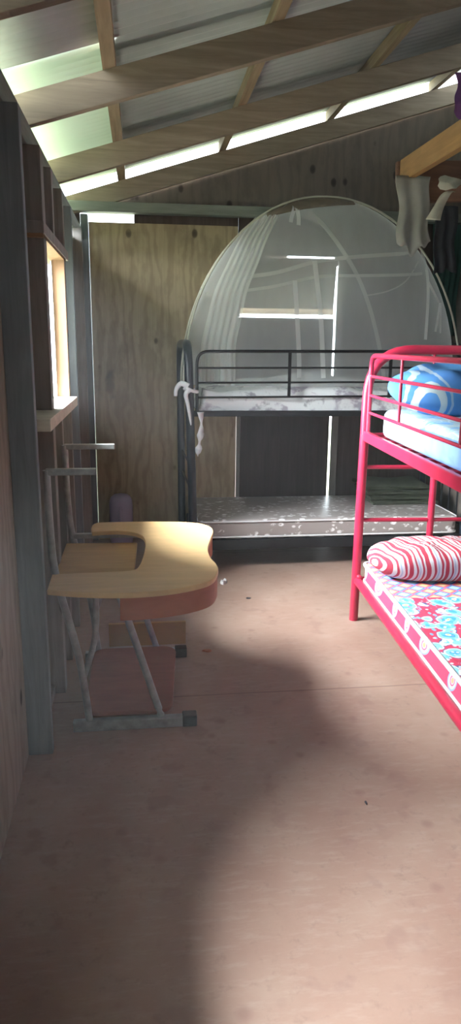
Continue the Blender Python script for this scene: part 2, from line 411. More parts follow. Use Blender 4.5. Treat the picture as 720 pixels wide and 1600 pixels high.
# right and rear walls
m = MB().box(2.75,2.77,-1.55,6.2,0,3.75)
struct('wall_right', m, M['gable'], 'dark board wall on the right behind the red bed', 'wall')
m = MB().box(-.52,2.75,-1.57,-1.55,0,2.7)
m.add([(-.52,-1.57,2.7),(2.75,-1.57,2.7),(2.75,-1.57,rz(2.75)),(-.52,-1.55,2.7),(2.75,-1.55,2.7),(2.75,-1.55,rz(2.75))],[(0,1,2),(3,5,4),(0,2,5,3),(0,3,4,1),(1,4,5,2)])
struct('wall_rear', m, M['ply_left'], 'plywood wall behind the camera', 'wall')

# back wall: plywood sheet, dark boards, doorway, gable
struct('wall_back', MB().box(-.395,.821,YB,YB+.02,0,1.690).box(-.395,.821,YB+.001,YB+.021,1.693,2.648).box(-.395,.821,YB+.021,YB+.03,1.6,1.78), M['ply_back'], 'knotty plywood sheet on the back wall left of the black bed', 'wall')
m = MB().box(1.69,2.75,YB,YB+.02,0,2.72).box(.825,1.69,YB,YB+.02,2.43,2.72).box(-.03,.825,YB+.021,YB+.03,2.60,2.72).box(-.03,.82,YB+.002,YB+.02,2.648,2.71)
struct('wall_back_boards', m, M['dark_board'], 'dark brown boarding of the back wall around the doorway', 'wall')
m = MB().box(-.5,-.461,YB,YB+.03,0,2.72)
for z0,z1 in ((0,.9),(.93,1.0),(1.1,1.45),(1.50,1.85),(2.24,2.30),(2.47,2.5)): m.box(-.465,-.45,YB+.03,YB+.04,z0,z1)  # small blocks added behind the slit to break its daylight into dashes
struct('trim_3', m, M['stud'], 'narrow corner batten beside the thin slit of daylight', 'batten')
struct('wall_stud', MB().box(-.455,-.397,YB-.05,YB+.03,0,2.70), M['stud_blue'], 'dark blue-grey stud at the left edge of the back wall plywood', 'stud', bevel=.003)
struct('wall_stud', MB().box(.829,.86,YB-.0,YB+.018,.0,1.92), M['stud'], 'narrow stile between plywood sheet and back door', 'stud', bevel=.003)
struct('wall_stud', MB().box(1.682,1.74,YB-.03,YB,.0,2.70), M['stud'], 'stud on the right side of the back doorway', 'stud', bevel=.003)
struct('trim_4', MB().box(-.6,2.75,YB-.088,YB+.03,2.715,2.79), M['plate'], 'long grey-green plate crossing the back wall below the gable', 'plate', bevel=.004)
m = MB(); g0=YB-.01; g1=YB+.01
P = [(-.6,2.79),(2.75,2.79),(2.75,rz(2.75)+.02),(-.18,2.80)]
m.add([(x,g0,z) for x,z in P]+[(x,g1,z) for x,z in P],[(0,1,2,3),(7,6,5,4)]+[(i,(i+1)%4,4+(i+1)%4,4+i) for i in range(4)])
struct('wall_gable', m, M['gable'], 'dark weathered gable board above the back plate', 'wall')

# back doorway: dark lower leaf and hinged brown shutter above it
d = thing('door_1', (1.25,YB+.04,0), 'dark board door behind the black bed with a brown flap shutter ajar above', 'door', kind='structure')
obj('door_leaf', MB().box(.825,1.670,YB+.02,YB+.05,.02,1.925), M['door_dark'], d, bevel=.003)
m = MB().add([(.847,YB+.09,2.005),(1.681,YB+.09,2.005),(1.681,YB+.025,2.415),(.847,YB+.025,2.415),(.847,YB+.115,2.005),(1.681,YB+.115,2.005),(1.681,YB+.05,2.415),(.847,YB+.05,2.415)],
    [(0,3,2,1),(4,5,6,7),(0,1,5,4),(1,2,6,5),(2,3,7,6),(3,0,4,7)])
obj('shutter', m, M['shutter'], d, bevel=.003)
obj('shutter_batten', MB().box(.86,1.66,YB+.055,YB+.075,2.30,2.335), M['brown'], d)
m = MB().box(.826,.845,YB+.0,YB+.09,1.93,2.43).box(.80,1.25,YB+.05,YB+.07,2.40,2.45).box(1.66,1.70,YB+.03,YB+.06,2.36,2.45)  # frame plus a small piece added to block daylight at the corner
obj('door_frame', m, M['stud'], d)
obj('added_pale_board', MB().box(.80,1.70,YB+.16,YB+.18,1.962,2.10), M['cream_out'], d)  # pale board added outside so daylight gives the gap its cream band
struct('door_stop', MB().box(.80,.824,YB+.02,YB+.04,1.1,2.7), M['stud'], 'batten closing the upper part of the left door gap', 'batten')

# roof timbers
for i,(y,lab) in enumerate(((6.08,'last rafter against the back gable with bright slits above it'),(4.97,'second brown rafter from the back wall'),(3.74,'third brown rafter from the back wall'),(2.62,'fourth rafter from the back wall, overhead'),(1.4,'fifth rafter from the back wall, over the camera'),(.2,'sixth rafter from the back wall, behind the camera'),(-1.1,'rafter nearest the rear wall'))):
    m = MB(); vs=[]
    for yy in (y,y+.05):
        vs += [(-.95,yy,rz(-.95)),(2.85,yy,rz(2.85)),(2.85,yy,rz(2.85)+RH),(-.95,yy,rz(-.95)+RH)]
    m.add(vs,[(0,3,2,1),(4,5,6,7),(0,1,5,4),(1,2,6,5),(2,3,7,6),(3,0,4,7)])
    struct('rafter', m, M['rafter'], lab, 'rafter', bevel=.003)
for x,lab in ((-.85,'purlin along the left eave'),(-.12,'first purlin up from the left wall'),(.68,'second purlin up from the left wall'),(1.55,'third purlin up from the left wall'),(2.4,'fourth purlin, near the right wall')):
    z = rz(x)+RH
    struct('purlin', MB().add([(x-.03,-1.7,z-.009),(x+.03,-1.7,z+.009),(x+.03,-1.7,z+.009+PH),(x-.03,-1.7,z-.009+PH),(x-.03,6.14,z-.009),(x+.03,6.14,z+.009),(x+.03,6.14,z+.009+PH),(x-.03,6.14,z-.009+PH)],
        [(0,3,2,1),(4,5,6,7),(0,1,5,4),(1,2,6,5),(2,3,7,6),(3,0,4,7)]), M['purlin'], lab, 'purlin')
def corr(x0,x1,y0=-1.75,y1=6.18):
    m = MB(); n = int((y1-y0)*40)
    m.grid(2, n, lambda u,v: (x0+(x1-x0)*u, y0+(y1-y0)*v, rz(x0+(x1-x0)*u)+RH+PH+.012+.010*math.sin((y0+(y1-y0)*v)/.076*2*PI)))
    return m
struct('ceiling', corr(-.11,2.95), M['metal_roof'], 'grey corrugated iron roofing over the rafters', 'roof', smooth=80, solid=.002)
struct('eave_roofing', corr(-.98,-.11,-1.75,3.66), M['metal_roof'], 'grey corrugated iron along the left eave overhead', 'roof', smooth=80, solid=.002)
struct('skylight_sheet', corr(-.98,-.11,3.67,6.18), M['trans_roof'], 'pale green translucent roofing sheet along the left eave', 'roof', smooth=80, solid=.002)

# ------------------------------------------------------------------ loft framing on the right with what hangs from it
struct('loft_beam', MB().beam((1.80,5.02,2.855),(1.79,1.2,2.82),.05,.145), M['orange'], 'orange-brown loft beam running toward the camera at upper right', 'beam', bevel=.004)
struct('loft_bearer', MB().beam((1.775,4.90,2.70),(2.76,4.90,2.75),.05,.13), M['brown'], 'dark brown bearer under the orange loft beam', 'beam', bevel=.004)
struct('loft_joist', MB().beam((1.765,5.06,2.86),(2.76,5.06,2.91),.045,.13), M['brown'], 'brown joist behind the end of the orange loft beam', 'beam', bevel=.004)
def drape(name, x0,x1,y,z0,z1,mat,lab,cat,fold=6,amp=.018,slx=0,rag=.05,seed=1,ydrift=0):
    rnd = random.Random(seed); ph=[rnd.random()*6 for _ in range(4)]
    def fn(u,v):
        bot = z0 + rag*(math.sin(u*7+ph[0])*.5+math.sin(u*17+ph[1])*.3)
        z = z1+(bot-z1)*v
        return (x0+(x1-x0)*(u-.5)*(1-.12*math.sin(v*3))+(x1-x0)*.5+slx*v+.012*math.sin(v*9+ph[3]),
                y+ydrift*v+amp*(.35+v)*math.sin(u*fold*2*PI/2+ph[2])+.01*math.sin(v*8+ph[3]), z)
    o = obj(name, MB().grid(26,20,fn), mat, smooth=80, solid=.004); tag(o, lab, cat); return o
drape('hanging_sacking', 1.69,1.93,4.84,2.34,2.79,M['grey_sheet'],'pale grey sacking hanging under the end of the orange beam','cloth',4,.012,.03,.07,3)
drape('hanging_cloth', 1.97,2.15,4.87,2.2,2.62,M['navy'],'dark navy cloth hanging beside the grey sacking','cloth',5,.012,.02,.03,5)
drape('green_curtain', 2.47,2.74,6.06,1.78,2.70,M['green'],'dark green curtain in the back right corner behind the net','curtain',9,.011,0,.02,8)
drape('purple_cloth', 2.03,2.32,4.80,3.16,3.40,M['purple'],'purple cloth tucked over the rafters at upper right','cloth',5,.015,0,.05,9)
def scrap(name, x,y,z,w,h,mat,lab,seed,tilt=.3):
    rnd=random.Random(seed); n=14; m=MB(); vs=[(0,0,0)]
    for k in range(n):
        a=2*PI*k/n; r=.72+.4*rnd.random(); vs.append((w*.5*r*math.cos(a), .02*math.sin(a*3+seed)+tilt*h*.3*math.sin(a), h*.5*r*math.sin(a)))
    m.add([(x+a,y+b,z+c) for a,b,c in vs],[(0,1+k,1+(k+1)%n) for k in range(n)])
    return tag(obj(name,m,mat,solid=.003,smooth=60),lab,'paper')
scrap('torn_paper', 2.02,4.76,2.74,.17,.10,M['paper'],'crumpled cream paper stuck below the orange beam',2)
m=MB(); L=smooth_poly([(2.07,4.78,2.70),(2.02,4.775,2.69),(1.975,4.77,2.62),(1.935,4.77,2.53)],6,False); vs=[]
for i,p in enumerate(L): ww=.02+.05*i/len(L); vs += [p-Vector((ww*.7,.01*math.sin(i*.6),ww*.2)), p+Vector((ww*.7,.012*math.cos(i*.5),-ww*.3))]
m.add(vs,[(2*i,2*i+1,2*i+3,2*i+2) for i in range(len(L)-1)])
tag(obj('torn_paper',m,M['paper'],solid=.003,smooth=60),'torn pale strip of paper hanging below the brown bearer','paper')

# ------------------------------------------------------------------ black bunk bed
BF, BBK, BL, BR_ = 5.20, 6.08, .36, 2.52
b = thing('black_bunk_bed', (1.42,5.64,0), 'black metal bunk bed against the back wall under the dome net', 'bunk bed')
obj('headboard_hoop', MB().tube(arc([(.375,BF,0),(.372,BF,.5),(.340,BF+.0,1.70),(.332,BBK,1.70),(.340,BBK,0)],[.3,.16,.16]),.032,14), M['black_blue'], b, smooth=60)
for z in (.62,.80,1.36,1.52): obj('headboard_bar', MB().tube([(.362,BF,z),(.345,BBK,z)],.009,8), M['black'], b, smooth=60)
obj('footboard_hoop', MB().tube(arc([(2.545,BF,0),(2.545,BF,1.70),(2.545,BBK,1.70),(2.545,BBK,0)],[.16,.16]),.028,14), M['black_blue'], b, smooth=60)
for z in (.30,.7,1.1): obj('footboard_bar', MB().tube([(2.545,BF,z),(2.545,BBK,z)],.012,8), M['black'], b, smooth=60)
for y in (5.35,5.5,5.65,5.8): obj('footboard_upright', MB().tube([(2.545,y,.2),(2.545,y,1.1)],.008,8), M['black'], b, smooth=60)
obj('guard_rail', MB().tube(arc([(.405,BF,1.20),(.405,BF,1.648),(2.40,BF,1.665),(2.40,BF,1.22)],[.09,.09]),.0115,10), M['black'], b, smooth=60)
for z in (1.53,1.424,1.319): obj('guard_bar', MB().tube([(.405,BF,z),(2.40,BF,z+.015)],.0075,8), M['black'], b, smooth=60)
for x in (1.09,1.86): obj('guard_upright', MB().box(x-.011,x+.011,BF-.006,BF+.006,1.318,1.655), M['black'], b)
for y in (BF,BBK):
    obj('upper_side_rail', MB().box(.38,2.53,y-.015,y+.015,1.180,1.222), M['black'], b, bevel=.004)
    obj('lower_side_rail', MB().box(.38,2.53,y-.015,y+.015,.155,.235), M['black'], b, bevel=.004)
for z in (1.19,.205):
    for k in range(13): obj('bed_slat', MB().box(.43+k*.168-.0,.49+k*.168-.02,BF+.01,BBK-.01,z,z+.012), M['black'], b)

def mattress(name, x0,x1,y0,y1,z0,z1, mat, lab, pipe=None, r=.035, bumpy=0, parent=None, local=False):
    """soft-edged slab, rounded corners, optional piping"""
    poly=[]
    rc=.06
    for cx,cy,a0 in ((x1-rc,y1-rc,0),(x0+rc,y1-rc,PI/2),(x0+rc,y0+rc,PI),(x1-rc,y0+rc,1.5*PI)):
        for k in range(6): a=a0+k/5*PI/2; poly.append((cx,cy,math.cos(a),math.sin(a)))
    n=len(poly); m=MB(); prof=[]
    for k in range(5): a=-PI/2+k/4*PI/2; prof.append((rc-r+r*math.cos(a), z0+r+r*math.sin(a)))
    for k in range(5): a=k/4*PI/2; prof.append((rc-r+r*math.cos(a), z1-r+r*math.sin(a)))
    vs=[]
    for off,z in prof:
        for cx,cy,ca,sa in poly: vs.append((cx+ca*off, cy+sa*off, z))
    fs=[(i*n+k,i*n+(k+1)%n,(i+1)*n+(k+1)%n,(i+1)*n+k) for i in range(len(prof)-1) for k in range(n)]
    fs.append(tuple(range(n-1,-1,-1)))
    m.add(vs,fs)
    # top surface as a grid so that it may dip and rise
    base=(len(prof)-1)*n
    m.f.append(tuple(base+k for k in range(n)))
    pipes=[]
    if pipe:
        for z in pipe:
            pipes.append([(cx+ca*(rc+.002),cy+sa*(rc+.002),z) for cx,cy,ca,sa in poly])
    return m,pipes

mm,pp = mattress('m',.415,2.50,BF+.0,BBK-.02,.237,.385,None,'',pipe=(.252,.372))
mt = tag(obj('lower_mattress', mm, M['leaf'], smooth=50, origin=(1.46,5.6,.237)), 'grey-brown mattress with white leaf print on the black lower bunk', 'mattress')
for p in pp: obj('piping', MB().tube(p,.007,8,closed=True), M['piping'], mt, smooth=60)
# rumpled floral bedding on top
def sheet_top(x0,x1,y0,y1,z0,z1):
    m=MB(); nu,nv=70,34; rnd=random.Random(3)
    ph=[rnd.random()*6 for _ in range(8)]
    def prof(t): # 0..1 across depth, wrapping over the front and the back edge
        L=[(0,z0),(0,z1-.03),(.012,z1-.008),(.035,z1)]; 
        return t
    def fn(u,v):
        x=x0+(x1-x0)*u
        w=.018*math.sin(x*5+ph[0])+.012*math.sin(x*11+ph[1]+v*4)+.008*math.sin(x*23+v*9+ph[2])
        if v<.25:
            s=v/.25; z=z0+(z1-z0)*math.sin(s*PI/2)*(1)+w*s; y=y0+.02*math.sin(x*9+ph[3])*(1-abs(2*s-1))-.012*math.sin(s*PI)+.05*(1-math.cos(s*PI/2))
        elif v>.85:
            s=(v-.85)/.15; z=z1+w-(z1-z0)*(1-math.cos(s*PI/2)); y=y1-.06+.06*math.sin(s*PI/2)
        else:
            s=(v-.25)/.6; z=z1+w+.085*math.sin(s*PI)**2*(.6+.4*math.sin(x*3+ph[4])); y=y0+.05+(y1-y0-.11)*s
        if u==0 or u==1: z=min(z,z0+.02)
        return (x,y,z)
    m.grid(nu,nv,fn)
    n=len(m.v); # flat underside
    m.add([(x0,y0,z0),(x1,y0,z0),(x1,y1,z0),(x0,y1,z0)],[(0,3,2,1)])
    return m
tag(obj('upper_mattress', sheet_top(.425,2.49,BF+.038,BBK-.03,1.203,1.385), M['floral'], smooth=70, origin=(1.46,5.6,1.203)), 'rumpled white bedding with purple floral print on the black top bunk', 'bedding')
# folded blanket on the lower bunk
m=MB()
for k in range(4):
    z=.386+k*.042
    m.grid(14,8,lambda u,v,z=z,k=k:(1.93+.58*u-.02*k, 5.62+.40*v+.015*k, z+.040+.008*math.sin(u*9+k*2)+.006*math.sin(v*7+k)-(.022 if (u in(0,1) or v in (0,1)) else 0)))
    x0,x1,y0,y1=1.93-.02*k,2.51-.02*k,5.62+.015*k,6.02+.015*k
    m.box(x0+.004,x1-.004,y0+.004,y1-.004,z,z+.022)
tag(obj('folded_blanket', m, M['blanket'], smooth=50), 'dark green folded blanket at the right end of the black lower bunk', 'blanket')

# white strips tied at the headboard
def strip(name, pts, w, mat, lab, twist=.6, parent=None):
    pts=smooth_poly(pts,6,False); m=MB(); vs=[]
    n=len(pts)
    for i,p in enumerate(pts):
        a=twist*math.sin(i*.9); ww=w*(.65+.35*math.sin(i*.7+1))*(1 if i<n-2 else .4)
        s=Vector((math.cos(a),math.sin(a),0))*ww/2
        vs += [p-s, p+s+Vector((0,0,.004*math.sin(i*2)))]
    m.add(vs,[(2*i,2*i+1,2*i+3,2*i+2) for i in range(n-1)])
    o=obj(name,m,mat,parent,solid=.004,smooth=80)
    if parent is None: tag(o,lab,'cloth strip')
    return o
m=MB()
m.tube(smooth_poly([(.33,5.15,1.385),(.365,5.158,1.37),(.405,5.19,1.36),(.40,5.24,1.37),(.345,5.245,1.375),(.315,5.20,1.38)],5),.013,8,closed=True)
m.tube(smooth_poly([(.34,5.155,1.37),(.32,5.14,1.34),(.335,5.15,1.27),(.35,5.158,1.18),(.358,5.16,1.12)],6,False),lambda t:.017*(1-t)**.7+.003,8)
m.tube(smooth_poly([(.34,5.16,1.40),(.29,5.17,1.42),(.255,5.19,1.38),(.25,5.2,1.33)],6,False),lambda t:.022*(1-.4*t),8)
tag(obj('cloth_tie', m, M['white_cloth'], smooth=70), 'white cloth tied around the left post of the black bed', 'cloth strip')
strip('cloth_strip', [(.43,5.17,1.215),(.435,5.165,1.12),(.425,5.17,1.02),(.415,5.17,.95),(.408,5.172,.89)], .055, M['white_cloth'], 'white cloth strip hanging below the black top bunk rail')

# ------------------------------------------------------------------ dome mosquito net
CX,CY,CZ,A_,B_,H_ = 1.43,5.665,1.395,1.10,.405,1.40
NP = 2.6
def dome(th, ph):
    c,s = math.cos(th),math.sin(th)
    k = (abs(c)**NP+abs(s)**NP)**(-1/NP)
    r = math.cos(ph)
    return Vector((CX+A_*c*k*r, CY+B_*s*k*r, CZ+H_*math.sin(ph)))
def front_pt(x,z,out=.004,back=False):
    Z=min(1,max(0,(z-CZ)/H_)); r=math.sqrt(max(0,1-Z*Z)); X=min(abs(x-CX)/A_, r)
    Y=max(0,(r**NP-X**NP))**(1/NP)
    return Vector((x, CY+(Y*B_+out)*(1 if back else -1), z))
net = thing('mosquito_net', (CX,CY,CZ), 'white pop-up dome mosquito net standing on the black top bunk', 'mosquito net')
m=MB(); nu,nv=72,26
m.grid(nu,nv,lambda u,v: dome(u*2*PI, v*v*.0+ (v*PI/2*.995)))
obj('netting', m, M['net'], net, smooth=80)
def hoop(y0,y1,yt,name,r=.008):
    pts=[]
    for k in range(41):
        a=PI*k/40; x=CX-(A_+.006)*math.cos(a); f=k/40
        y=y0+(y1-y0)*f; z=CZ+(H_+.006)*math.sin(a)
        # keep on the dome
        Z=math.sin(a); X=abs(math.cos(a))
        pts.append((x,y0+(y1-y0)*f+(yt)*math.sin(a),z))
    obj(name, MB().tube(pts,r,8), M['net_wire'], net, smooth=60)
hoop(5.47,5.81,0,'hoop'); hoop(5.81,5.47,0,'hoop')
def tape(pts, w, name, mat='net_band'):
    pts=smooth_poly([tuple(p) for p in pts],5,False); vs=[]
    n=len(pts)
    for i,p in enumerate(pts):
        t=(pts[min(n-1,i+1)]-pts[max(0,i-1)]).normalized()
        s=t.cross(Vector((0,1,0))); s=(s.normalized() if s.length>1e-4 else Vector((1,0,0)))*w/2
        vs += [p-s,p+s]
    return obj(name, MB().add(vs,[(2*i,2*i+1,2*i+3,2*i+2) for i in range(n-1)]), M[mat], net, smooth=80)
def onfront(L,out=.006): return [front_pt(x,z,out) for x,z in L]
tape(onfront([(1.19,2.74),(1.35,2.58),(1.50,2.38),(1.625,2.17),(1.73,1.90),(1.81,1.60),(1.84,1.42)]),.030,'seam_tape')
tape(onfront([(1.12,2.72),(.98,2.58),(.88,2.42),(.78,2.22),(.70,1.95),(.63,1.65),(.60,1.42)]),.030,'seam_tape')
tape(onfront([(.47,2.10),(.70,2.17),(1.0,2.215),(1.30,2.30),(1.60,2.34),(1.90,2.37),(2.09,2.39)]),.028,'crease_tape')
tape(onfront([(.50,2.07),(.72,2.08),(1.0,2.12),(1.3,2.19),(1.62,2.205),(1.95,2.22),(2.15,2.24)]),.022,'crease_tape')
tape(onfront([(2.12,2.33),(2.0,2.18),(1.85,2.10),(1.66,2.06)]),.010,'crease_tape')
# gathered flap on the left
def pleat(u,v):
    z=1.40+1.24*v; xl=.44+.03*0+ .44*v**2.2; xr=.70+.34*v**1.5-.12*math.sin(v*PI)*.4
    x=xl+(xr-xl)*u; p=front_pt(x,z,.012)
    return p+Vector((.004*math.sin(v*20),.010*math.sin(u*34+v*3)-.012,0))
obj('gathered_flap', MB().grid(70,26,pleat), M['net_fold'], net, smooth=80)
def patchf(u,v):
    x=.96+.67*u; zt=CZ+H_*math.sqrt(max(0,1-((x-CX)/A_)**2))-.004
    return front_pt(x, zt-.085*v*math.sin(PI*(.06+.88*u))**.6, .012)
m=MB().grid(40,6,patchf)  # brown patch laid on the net along its top edge
obj('top_patch', m, M['top_brown'], net, solid=.004, smooth=70, label='brown patch along the top of the net')
def rib(pts,w,name='ribbon'): tape([front_pt(p[0],p[2],.012) for p in pts], w, name, 'net_tie')
rib([(1.135,5.42,2.16),(1.145,5.425,2.0),(1.155,5.42,1.85),(1.17,5.43,1.62),(1.175,5.43,1.46)],.034)
rib([(1.285,5.42,2.30),(1.30,5.425,2.15),(1.325,5.42,1.95),(1.34,5.43,1.75),(1.36,5.43,1.46)],.036)
rib([(1.17,5.36,2.765),(1.16,5.28,2.70),(1.13,5.26,2.62),(1.12,5.26,2.58)],.030,'knot_ribbon')
rib([(1.17,5.36,2.765),(1.175,5.28,2.70),(1.18,5.26,2.62),(1.175,5.26,2.56)],.030,'knot_ribbon')
rib([(2.22,5.32,2.43),(2.195,5.33,2.25),(2.19,5.33,2.05),(2.17,5.33,1.75)],.024)
rib([(2.19,5.33,2.20),(2.24,5.33,2.12),(2.30,5.33,2.03)],.018)
rib([(2.31,5.33,2.03),(2.285,5.33,1.92),(2.26,5.33,1.81)],.018)
rib([(2.32,5.33,2.03),(2.315,5.33,1.92),(2.31,5.33,1.80)],.014)

# ------------------------------------------------------------------ red bunk bed (own frame: x across, -y toward the camera)
TH = math.atan(.0595)
R0 = (1.316,4.078,0)
red = thing('red_bunk_bed', R0, 'red tubular metal bunk bed along the right side of the room', 'bunk bed', rz=-TH)
WB, LB = .95, 1.98
def rpart(name, mb, mat='red', **k): return obj(name, mb, M[mat], red, local=True, origin=None, **k)
def red_obj_local(v): return v
for y,nm in ((0,'end_hoop'),(-LB,'end_hoop')):
    rpart(nm, MB().tube(arc([(.0,y,0),(.004,y,.8),(.012,y,1.68),(WB-.012,y,1.68),(WB-.004,y,.8),(WB,y,0)],[.3,.27,.27,.3],9),.0275,16), smooth=60)
for y in (0,-LB):
    for z,x0,x1 in ((.985,.0,WB),(.655,0,WB)): rpart('end_bar', MB().tube([(x0+.02,y,z),(x1-.02,y,z+.0)],.0125,10), smooth=60)
    for x in (.452,): rpart('end_upright', MB().tube([(x,y,.27),(x,y,1.16)],.021,12), smooth=60)
    rpart('end_crossbar', MB().tube([(0.02,y,.27),(WB-.02,y,.27)],.018,10), smooth=60)
    rpart('end_crossbar', MB().tube([(0.02,y,1.176),(WB-.02,y,1.176)],.018,10), smooth=60)
    rpart('hoop_stub', MB().tube([(.40,y,1.60),(.40,y,1.67)],.009,8), smooth=60)
for x in (.008,WB-.008):
    rpart('upper_side_rail', MB().box(x-.014,x+.014,-LB,0,1.147,1.207), bevel=.005)
    rpart('lower_side_rail', MB().tube([(x,-LB,.266),(x,0,.266)],.025,12), smooth=60)
for x in (.012,WB-.012):
    for y0,y1 in ((-.055,-LB+.055),):
        rpart('guard_rail', MB().tube(arc([(x,y0,1.20),(x,y0,1.645),(x,y1,1.645),(x,y1,1.20)],[.075,.075]),.0135,12), smooth=60)
        for z in (1.528,1.418,1.318): rpart('guard_bar', MB().tube([(x,y0,z),(x,y1,z)],.0085,8), smooth=60)
        for y in (-.64,-1.46): rpart('guard_upright', MB().tube([(x,y,1.318),(x,y,1.645)],.0085,8), smooth=60)
for z,nm in ((1.165,'upper_slats'),(.262,'lower_slats')):
    for k in range(12): rpart('bed_slat', MB().box(.02,WB-.02,-.12-k*.16,-.06-k*.16,z,z+.012))
rpart('rail_bolt', MB().lathe([(.016,0),(.016,.012),(.010,.018)],(.012,-.036,.292),12), smooth=50)
rm = Matrix.Rotation(-TH,4,'Z')
def place(o): o.location = Vector(R0)+rm.to_3x3()@Vector(o.location); o.rotation_euler=(0,0,-TH); return o
# lower mattress: origin kept at the bed's corner so that the print is laid along it
mm,pp = mattress('m',.035,WB-.03,-1.93,-.03,.276,.398,None,'',pipe=(.288,.390),r=.02)
lm = tag(place(obj('lower_mattress', mm, M['red_mat'], smooth=50, origin=(0,0,.276))), 'red mattress with blue paisley print and white piping on the red lower bunk', 'mattress')
for p,rad in zip(pp,(.008,.012)): 
    obj('piping', MB().tube([(x,y,z-.276) for x,y,z in p],rad,8,closed=True), M['piping'], lm, smooth=60, local=True)
mm,pp = mattress('m',.075,WB-.06,-1.92,-.10,1.178,1.345,None,'',r=.045)
um = tag(place(obj('upper_mattress', mm, M['blue_mat'], smooth=60, origin=(0,0,1.178))), 'light blue printed mattress on the red top bunk', 'mattress')
def pillow(name, cx,cy,cz,sx,sy,sz,mat,lab,seed,rot=0,tilt=0,pw=3.2):
    rnd=random.Random(seed); ph=[rnd.random()*6 for _ in range(6)]; m=MB(); nu,nv=56,30
    def fn(u,v):
        a=u*2*PI; b=(v-.5)*PI*.999
        c,s=math.cos(a),math.sin(a); k=(abs(c)**pw+abs(s)**pw)**(-1/pw)
        r=math.cos(b)**.55; z=math.copysign(abs(math.sin(b))**.9, math.sin(b))
        x=sx/2*c*k*r; y=sy/2*s*k*r
        w=.010*math.sin(x*19+ph[0])*math.sin(y*23+ph[1])+.006*math.sin(x*41+y*17+ph[2])
        z=sz/2*z*(1-.28*max(abs(x)/(sx/2),0)**4)+w*(1 if z>0 else .2)
        z=max(z,-sz*.42)
        return Vector((x,y,z+sz*.42))
    m.grid(nu,nv,fn)
    o=obj(name,m,mat,smooth=80,origin=(0,0,0)); o.location=(cx,cy,cz); o=place(o); o.rotation_euler=(tilt,0,-TH+rot)
    return tag(o,lab,'pillow')
pillow('striped_pillow',.43,-.285,.401,.86,.42,.215,M['stripe'],'red and white striped pillow at the far end of the red lower bunk',4)
pillow('blue_pillow',.46,-.36,1.366,.84,.46,.25,M['blue_pillow'],'blue printed pillow resting on the light blue mattress of the red top bunk',6,0,.16)
# knotted corner of the blue cover hanging below the rail
m=MB().tube(smooth_poly([(.36,-.02,1.19),(.355,-.06,1.13),(.37,-.07,1.09),(.42,-.06,1.10),(.43,-.03,1.17)],6,False),.022,8)
kn = tag(place(obj('cover_knot', m, M['blue_mat'], smooth=70, origin=(0,0,1.08))), 'knotted blue cover corner dangling below the red upper rail', 'cloth knot')
m=MB().tube(smooth_poly([(.345,-.07,1.14),(.335,-.075,1.09),(.338,-.075,1.04)],6,False),lambda t:.012*(1-.5*t),8)
obj('white_tag', MB().add([(x,y,z-1.08) for x,y,z in m.v],m.f), M['white_cloth'], kn, smooth=60, local=True)

# ------------------------------------------------------------------ desk with curved tray top
dk = thing('tray_desk', (0,3.25,0), 'light wooden desk with curved cutout top on grey steel frame by the left wall', 'desk')
OUT=[(-.385,2.715),(-.24,2.667),(-.066,2.645),(.085,2.664),(.204,2.712),(.281,2.781),(.319,2.907),(.318,3.0),(.304,3.079),(.304,3.236),(.334,3.405),(.363,3.566),(.346,3.675),(.265,3.752),(.055,3.79),(-.223,3.794),(-.269,3.755),(-.276,3.66)]
CUT=[(-.266,3.594),(-.125,3.608),(-.025,3.535),(.007,3.398),(-.003,3.168),(-.024,2.994),(-.059,2.933),(-.179,2.922),(-.388,2.913)]
outc=[(p.x,p.y) for p in smooth_poly(OUT,5,False)]; cutc=[(p.x,p.y) for p in smooth_poly(CUT,5,False)]
def loop_mesh(z0,z1):
    """C-shaped board as a strip between outer edge and cut edge"""
    m=MB(); n=90
    def resample(L):
        d=[0]
        for a,b in zip(L,L[1:]): d.append(d[-1]+math.dist(a,b))
        out=[]
        for k in range(n):
            s=d[-1]*k/(n-1); i=max(j for j in range(len(d)) if d[j]<=s+1e-9); i=min(i,len(L)-2)
            t=(s-d[i])/max(1e-9,d[i+1]-d[i]); out.append((L[i][0]+(L[i+1][0]-L[i][0])*t, L[i][1]+(L[i+1][1]-L[i][1])*t))
        return out
    o=resample(outc); c=resample(cutc[::-1])
    vs=[(x,y,z1) for x,y in o]+[(x,y,z1) for x,y in c]+[(x,y,z0) for x,y in o]+[(x,y,z0) for x,y in c]
    fs=[]
    for k in range(n-1):
        fs += [(k,k+1,n+k+1,n+k),(2*n+k,3*n+k,3*n+k+1,2*n+k+1),(k,2*n+k,2*n+k+1,k+1),(n+k,n+k+1,3*n+k+1,3*n+k)]
    fs += [(0,n,3*n,2*n),(n-1,3*n-1,4*n-1,2*n-1)]
    return m.add(vs,fs)
obj('tray_top', loop_mesh(.722,.745), M['desk_wood'], dk, bevel=.004)
